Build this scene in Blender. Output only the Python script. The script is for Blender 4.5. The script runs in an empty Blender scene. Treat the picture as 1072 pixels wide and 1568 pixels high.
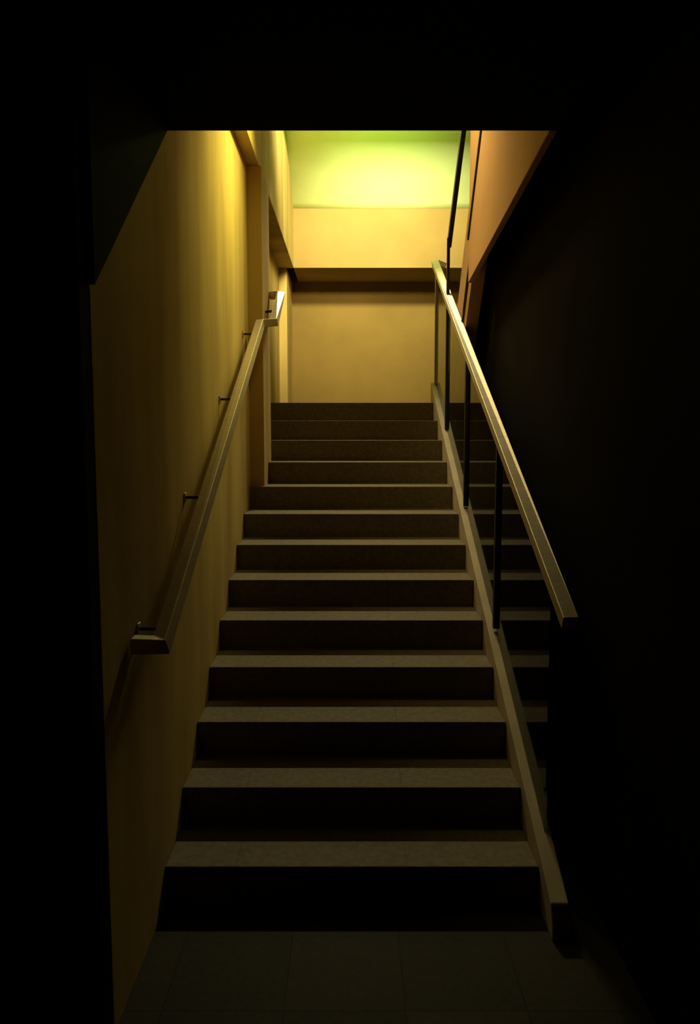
import bpy, bmesh, math, random
from mathutils import Vector, Matrix
random.seed(3)
S=bpy.context.scene
S.view_settings.view_transform='Standard'
S.view_settings.look='None'

# ---------------------------------------------------------------- materials
def new_mat(name):
    m=bpy.data.materials.new(name); m.use_nodes=True
    nt=m.node_tree
    return m,nt,nt.nodes['Principled BSDF']
def noise_mat(name,c1,c2,scale=6,rough=.8,bump=.1,bscale=120,stretch=(1,1,1),metal=0.0,spec=.3):
    m,nt,b=new_mat(name)
    tc=nt.nodes.new('ShaderNodeTexCoord'); mp=nt.nodes.new('ShaderNodeMapping')
    mp.inputs['Scale'].default_value=stretch
    nt.links.new(tc.outputs['Object'],mp.inputs['Vector'])
    n=nt.nodes.new('ShaderNodeTexNoise'); n.inputs['Scale'].default_value=scale; n.inputs['Detail'].default_value=6
    nt.links.new(mp.outputs['Vector'],n.inputs['Vector'])
    r=nt.nodes.new('ShaderNodeValToRGB')
    r.color_ramp.elements[0].position=.3; r.color_ramp.elements[1].position=.7
    r.color_ramp.elements[0].color=(*c1,1); r.color_ramp.elements[1].color=(*c2,1)
    nt.links.new(n.outputs['Fac'],r.inputs['Fac']); nt.links.new(r.outputs['Color'],b.inputs['Base Color'])
    n2=nt.nodes.new('ShaderNodeTexNoise'); n2.inputs['Scale'].default_value=bscale; n2.inputs['Detail'].default_value=3
    nt.links.new(tc.outputs['Object'],n2.inputs['Vector'])
    bp=nt.nodes.new('ShaderNodeBump'); bp.inputs['Strength'].default_value=bump; bp.inputs['Distance'].default_value=.004
    nt.links.new(n2.outputs['Fac'],bp.inputs['Height']); nt.links.new(bp.outputs['Normal'],b.inputs['Normal'])
    b.inputs['Roughness'].default_value=rough; b.inputs['Metallic'].default_value=metal
    b.inputs['Specular IOR Level'].default_value=spec
    return m
plaster=noise_mat('plaster_ochre',(.41,.275,.10),(.64,.47,.18),1.6,.85,.12,60,(1,2.2,.35),spec=.1)
plaster_pale=noise_mat('plaster_pale',(.74,.86,.46),(.80,.92,.50),3,.85,.08,60)
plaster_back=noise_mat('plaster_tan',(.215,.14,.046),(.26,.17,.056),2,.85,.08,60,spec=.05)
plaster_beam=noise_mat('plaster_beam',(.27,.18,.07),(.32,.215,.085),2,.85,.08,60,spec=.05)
plaster_orange=noise_mat('plaster_orange',(.50,.30,.14),(.60,.36,.17),2,.85,.08,60,spec=.1)
shade_black=noise_mat('shade_black',(.010,.008,.006),(.014,.011,.008),4,.9,.1,60,spec=.03)  # near-black base colour holds the shade of the unlit surfaces
steel=noise_mat('brushed_steel',(.62,.54,.40),(.76,.67,.52),8,.52,.05,200,(1,1,30),metal=.8)
dark_steel=noise_mat('dark_steel',(.05,.045,.04),(.08,.07,.06),8,.5,.05,200,metal=.6)
ledge=noise_mat('stringer_paint',(.46,.39,.28),(.56,.48,.35),8,.8,.05,60,spec=.1)

def tile_mat(name,c1,c2,cm,bw,rh,off,offy=0,mort=.002):
    m,nt,b=new_mat(name)
    tc=nt.nodes.new('ShaderNodeTexCoord'); sp=nt.nodes.new('ShaderNodeSeparateXYZ'); cb=nt.nodes.new('ShaderNodeCombineXYZ')
    nt.links.new(tc.outputs['Object'],sp.inputs[0])
    ax=nt.nodes.new('ShaderNodeMath'); ax.operation='ADD'; ax.inputs[1].default_value=off
    nt.links.new(sp.outputs['X'],ax.inputs[0]); nt.links.new(ax.outputs[0],cb.inputs['X'])
    ay=nt.nodes.new('ShaderNodeMath'); ay.operation='ADD'; ay.inputs[1].default_value=offy
    nt.links.new(sp.outputs['Y'],ay.inputs[0]); nt.links.new(ay.outputs[0],cb.inputs['Y'])
    br=nt.nodes.new('ShaderNodeTexBrick'); br.offset=0; br.inputs['Scale'].default_value=1
    br.inputs['Brick Width'].default_value=bw; br.inputs['Row Height'].default_value=rh
    br.inputs['Mortar Size'].default_value=mort; br.inputs['Color1'].default_value=(*c1,1)
    br.inputs['Color2'].default_value=(*c2,1); br.inputs['Mortar'].default_value=(*cm,1)
    nt.links.new(cb.outputs[0],br.inputs['Vector'])
    n=nt.nodes.new('ShaderNodeTexNoise'); n.inputs['Scale'].default_value=45; n.inputs['Detail'].default_value=8
    nt.links.new(tc.outputs['Object'],n.inputs['Vector'])
    r=nt.nodes.new('ShaderNodeValToRGB'); r.color_ramp.elements[0].position=.3; r.color_ramp.elements[1].position=.7
    r.color_ramp.elements[0].color=(.78,.78,.78,1); r.color_ramp.elements[1].color=(1.15,1.15,1.15,1)
    nt.links.new(n.outputs['Fac'],r.inputs['Fac'])
    mx=nt.nodes.new('ShaderNodeMix'); mx.data_type='RGBA'; mx.blend_type='MULTIPLY'; mx.inputs['Factor'].default_value=1
    nt.links.new(br.outputs['Color'],mx.inputs[6]); nt.links.new(r.outputs['Color'],mx.inputs[7])
    nt.links.new(mx.outputs[2],b.inputs['Base Color'])
    bp=nt.nodes.new('ShaderNodeBump'); bp.inputs['Strength'].default_value=.1; bp.inputs['Distance'].default_value=.003
    nt.links.new(n.outputs['Fac'],bp.inputs['Height']); nt.links.new(bp.outputs['Normal'],b.inputs['Normal'])
    b.inputs['Roughness'].default_value=.65; b.inputs['Specular IOR Level'].default_value=.12
    return m
stone=tile_mat('granite_step',(.18,.148,.095),(.165,.133,.085),(.11,.09,.06),.60,50,.40,mort=.0015)
floor_tile=tile_mat('floor_tile',(.046,.038,.026),(.027,.023,.017),(.012,.010,.008),.35,.40,.19,offy=-.056)
m,nt,b=new_mat('railing_glass'); glass=m
b.inputs['Base Color'].default_value=(.20,.25,.20,1); b.inputs['Transmission Weight'].default_value=1
b.inputs['Roughness'].default_value=.03; b.inputs['IOR'].default_value=1.15

# ---------------------------------------------------------------- mesh helpers
def obj_from_bm(name,bm,mats,bevel=0,parent=None):
    bmesh.ops.recalc_face_normals(bm,faces=bm.faces)
    me=bpy.data.meshes.new(name); bm.to_mesh(me); bm.free()
    o=bpy.data.objects.new(name,me); S.collection.objects.link(o)
    me.materials.append(mats)
    if bevel:
        bv=o.modifiers.new('bevel','BEVEL'); bv.width=bevel; bv.segments=2; bv.limit_method='ANGLE'
    if parent: o.parent=parent
    return o
def add_box(bm,x0,x1,y0,y1,z0,z1):
    vs=[bm.verts.new((x,y,z)) for x in (x0,x1) for y in (y0,y1) for z in (z0,z1)]
    for f in ((0,1,3,2),(4,6,7,5),(0,4,5,1),(2,3,7,6),(0,2,6,4),(1,5,7,3)):
        bm.faces.new([vs[i] for i in f])
def box(name,x0,x1,y0,y1,z0,z1,mat,bevel=0,parent=None):
    bm=bmesh.new(); add_box(bm,x0,x1,y0,y1,z0,z1)
    return obj_from_bm(name,bm,mat,bevel,parent)
def add_prism(bm,prof,x0,x1):
    a=[bm.verts.new((x0,y,z)) for y,z in prof]; c=[bm.verts.new((x1,y,z)) for y,z in prof]
    n=len(prof)
    bm.faces.new(a); bm.faces.new(c[::-1])
    for i in range(n): bm.faces.new((a[i],c[i],c[(i+1)%n],a[(i+1)%n]))
def prism(name,prof,x0,x1,mat,bevel=0,parent=None):
    bm=bmesh.new(); add_prism(bm,prof,x0,x1)
    return obj_from_bm(name,bm,mat,bevel,parent)
def sweep(name,pts,w,h,mat,parent=None,bevel=.003):
    pts=[Vector(p) for p in pts]; bm=bmesh.new(); rings=[]
    n=len(pts)
    for i,p in enumerate(pts):
        d0=(pts[i]-pts[i-1]).normalized() if i>0 else None
        d1=(pts[i+1]-pts[i]).normalized() if i<n-1 else None
        if d0 is None: t=d1
        elif d1 is None: t=d0
        else: t=(d0+d1).normalized()
        s=t.cross(Vector((0,0,1))); s=s.normalized() if s.length>1e-4 else Vector((1,0,0))
        u=s.cross(t).normalized()
        kw=kh=1
        if d0 is not None and d1 is not None:
            k=1/max(.5,math.cos(d0.angle(d1)/2))
            if abs(d0.x-d1.x)<1e-3: kh=k
            else: kw=k
        rings.append([bm.verts.new(p+s*a*w/2*kw+u*c*h/2*kh) for a,c in ((-1,-1),(1,-1),(1,1),(-1,1))])
    for i in range(n-1):
        for j in range(4):
            bm.faces.new((rings[i][j],rings[i][(j+1)%4],rings[i+1][(j+1)%4],rings[i+1][j]))
    bm.faces.new(rings[0]); bm.faces.new(rings[-1][::-1])
    return obj_from_bm(name,bm,mat,bevel,parent)
def empty(name):
    e=bpy.data.objects.new(name,None); S.collection.objects.link(e); return e

# ---------------------------------------------------------------- dimensions
G=.30; R=.1459; Y1=2.55; HW=.648; N=13
LAND=N*R
def nose(y): return R+ (y-Y1)*R/G

prof=[(Y1,0)]
for k in range(1,N+1):
    prof.append((Y1+(k-1)*G,k*R))
    if k<N: prof.append((Y1+k*G,k*R))
prof.append((6.6,LAND)); prof.append((6.6,LAND-.2)); prof.append((6.5,LAND-.2)); prof.append((Y1+.5,0))
prism('staircase',prof,-HW+.001,.66,stone,.004)
box('floor_landing',-.84,2.2,6.6,8.72,LAND-.2,LAND,stone)
k0,k1=2.36,6.36
bm=bmesh.new()
add_prism(bm,[(k0,0),(k0,.04),(k0+.03,nose(k0+.03)+.045),(k1,nose(k1)+.07),(k1,LAND-.15),(k1-.3,LAND-.35),(k0+.75,0)],.661,.720)
obj_from_bm('stair_stringer',bm,ledge,.004)

# ---------------------------------------------------------------- room shell
box('floor',-2.4,2.4,-1.5,8.9,-.1,0,floor_tile)
box('wall_left',-.80,-HW,1.96,5.0,0,3.32,plaster,.004)
# dark panel shaped like the ceiling slab's diagonal shadow on the stair wall
prism('shadow_panel',[(2.79,2.697),(1.96,2.697),(1.96,2.02)],-HW+.001,-HW+.014,shade_black)
box('wall_left_upper',-.84,-.57,2.79,8.0,3.32,7.4,plaster,.006)
box('pillar',-.80,-.556,5.0,5.45,0,3.32,plaster,.006)
box('wall_left_landing',-.84,-.72,5.45,8.0,LAND,3.32,plaster)
box('pilaster',-.84,-.64,8.0,8.72,LAND,3.32,plaster,.006)
box('wall_back',-.9,2.4,8.72,8.9,0,7.4,plaster_back)
box('bulkhead_beam',-.57,2.2,7.98,8.72,3.32,3.899,plaster_beam)
# cove ceiling above the beam; curve and unseen near downstand added to darken its top
cove=[]
for i in range(25):
    t=i/24; y=7.98-1.38*t; z=3.90+.42*(1-(1-t)**2.2)
    cove.append((y,z))
bm=bmesh.new(); add_prism(bm,cove+[(6.6,4.235),(6.54,4.235),(6.54,4.46),(8.72,4.46),(8.72,3.90)],-.57,2.2)
o=obj_from_bm('ceiling_cove',bm,plaster_pale)
for p in o.data.polygons:
    if abs(p.normal.x)<.1 and p.normal.z<-.05 and p.area<.5: p.use_smooth=True
box('ceiling',-2.4,2.4,-1.5,2.79,2.698,3.0,shade_black)
box('ceiling_right',.75,2.4,2.79,3.85,2.70,3.0,shade_black)
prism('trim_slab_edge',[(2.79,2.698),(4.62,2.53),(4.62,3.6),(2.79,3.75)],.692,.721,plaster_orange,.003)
prism('void_screen',[(-1.5,0),(-1.5,2.698),(4.75,2.698),(5.75,1.62),(6.5,1.6),(6.5,0)],.86,1.0,shade_black)  # added dark screen, keeps the unlit space beyond the glass black
box('wall_lobby_left',-2.4,-2.25,-1.5,2.0,0,2.698,shade_black)
box('wall_lobby_back',-2.25,.86,-1.5,-1.35,0,2.698,shade_black)
box('wall_lobby_front',-2.25,-HW-.002,1.89,1.96,0,2.698,shade_black)
box('wall_upper_right',2.2,2.4,2.79,8.72,3.0,7.4,plaster)

# ---------------------------------------------------------------- upper flight (right)
uf=empty('upper_stair_flight')
def zt(y): return 2.613+(5.20-y)*1.14
prism('stringer',[(5.85,LAND),(5.81,zt(5.81)),(3.9,zt(3.9)),(3.9,zt(3.9)-.64),(5.35,zt(5.35)-.64)],.722,.80,plaster_orange,.004,uf)
prism('gap_shade_lower',[(5.80,zt(5.80)-.47),(4.63,zt(4.63)-.47),(4.63,zt(4.63)-.50),(5.78,zt(5.78)-.50)],.708,.722,dark_steel,0,uf)  # dark strip stands for the shade in the gap along the stringer
prism('gap_shade_upper',[(4.62,zt(4.62)-.47),(3.9,zt(3.9)-.47),(3.9,zt(3.9)-.50),(4.62,zt(4.62)-.50)],.682,.692,dark_steel,0,uf)  # same gap shade as a dark strip, carried on over the slab edge
pf=[]; y=5.8; z=LAND
ns=11; g2=.17; r2=.19
for i in range(ns):
    pf.append((y-i*g2,z+i*r2)); pf.append((y-i*g2,z+(i+1)*r2))
pf.append((y-ns*g2,z+ns*r2)); pf.append((y-ns*g2,z+ns*r2-.45)); pf.append((y-.1,z-.15))
prism('steps',pf,.80,2.1,shade_black,0,uf)

# ---------------------------------------------------------------- left handrail
lh=empty('handrail')
hx=-.555
def hz(y): return nose(y)+1.050+(y-2.2)*.005
sweep('rail_bar',[(-.640,2.215,hz(2.215)),(hx,2.215,hz(2.215)),(hx,4.86,hz(4.86)),(-.475,4.90,hz(4.86)+.01),(-.475,5.40,hz(5.40)),(-.553,5.42,hz(5.40))],.050,.048,steel,lh)
for i,yb in enumerate((2.30,3.0,3.85,4.72)):
    zb=hz(yb)
    sweep('bracket_%d'%i,[(-.645,yb,zb-.015),(-.585,yb,zb-.015),(hx,yb,zb-.01)],.011,.011,dark_steel,lh,0)
    box('bracket_plate_%d'%i,-.647,-.641,yb-.015,yb+.015,zb-.033,zb+.003,steel,.002,lh)
sweep('bracket_4',[(-.556,5.15,hz(5.15)-.03),(-.475,5.15,hz(5.15)-.02)],.014,.014,dark_steel,lh,0)

# ---------------------------------------------------------------- right railing with glass
rr=empty('glass_railing')
rx=.692
def rz(y): return nose(y)+1.0
sweep('rail_bar',[(rx,2.37,rz(2.37)),(rx,6.43,rz(6.43)),(.775,6.46,rz(6.43)-.02)],.05,.045,steel,rr)
for i,yb in enumerate((3.60,4.61,5.57,6.32)):
    top=rz(yb)-.02 if i!=2 else 3.02
    w=.010 if i!=3 else .009
    box('post_%d'%i,rx-w,rx+w,yb-.016,yb+.016,nose(yb)+.07,top,dark_steel if i!=3 else steel,.002,rr)
edges=[2.60,3.60,4.61,5.57,6.32]
for i in range(4):
    a=edges[i]+.03; c=edges[i+1]-.03
    prism('glass_pane_%d'%i,[(a,nose(a)+.03),(c,nose(c)+.03),(c,rz(c)-.02),(a,rz(a)-.02)],.697,.705,glass,0,rr)

ur=empty('upper_railing')
def uz(y): return 2.95+(5.67-y)*1.02
sweep('rail_bar',[(.704,5.64,uz(5.64)),(.735,4.2,uz(4.2))],.03,.045,dark_steel,ur)
box('post',.73,.76,4.735,4.765,zt(4.75)+.002,uz(4.75),dark_steel,.002,ur)

# ---------------------------------------------------------------- lights
def area(name,loc,target,sx,sy,power,col,spread=180):
    l=bpy.data.lights.new(name,'AREA'); l.shape='RECTANGLE'; l.size=sx; l.size_y=sy; l.energy=power; l.color=col
    l.spread=math.radians(spread)
    o=bpy.data.objects.new(name,l); S.collection.objects.link(o); o.location=loc
    o.rotation_euler=(Vector(target)-Vector(loc)).to_track_quat('-Z','Y').to_euler(); return o
area('stair_lamp',(.10,6.43,4.14),(0,5.20,1.95),.5,.08,7.5,(1,.86,.50),62)
area('wall_lamp',(.30,4.45,3.85),(-.65,4.22,2.98),.25,.25,7.5,(1,.91,.22),70)
area('landing_lamp',(.25,5.1,4.3),(.2,8.4,3.98),.8,.25,64,(1,.92,.46),85)
area('beam_fill',(.2,5.1,3.8),(0,8.7,2.9),.5,.2,7,(1,.82,.36),52)  # added unseen fill, softens the beam's shadow on the back wall
area('green_fill',(.1,6.0,4.0),(.1,7.3,4.25),1.0,.08,8,(.50,1,.10),120)  # added unseen light, tints the top of the cove green
area('side_fill',(-.2,4.3,4.2),(.72,4.3,3.1),.3,.3,7,(1,.76,.34),80)  # added unseen fill, brightens the slab edge and stringer on the right

W=bpy.data.worlds.new('world'); S.world=W; W.use_nodes=True
W.node_tree.nodes['Background'].inputs[0].default_value=(1,.8,.45,1)
W.node_tree.nodes['Background'].inputs[1].default_value=.002

cam=bpy.data.cameras.new('camera'); co=bpy.data.objects.new('camera',cam); S.collection.objects.link(co)
co.location=(0,0,1.651); co.rotation_euler=(math.radians(90-5.8),0,0)
cam.sensor_fit='VERTICAL'; cam.sensor_height=36; cam.lens=1178/1568*36; cam.clip_start=.05
S.camera=co
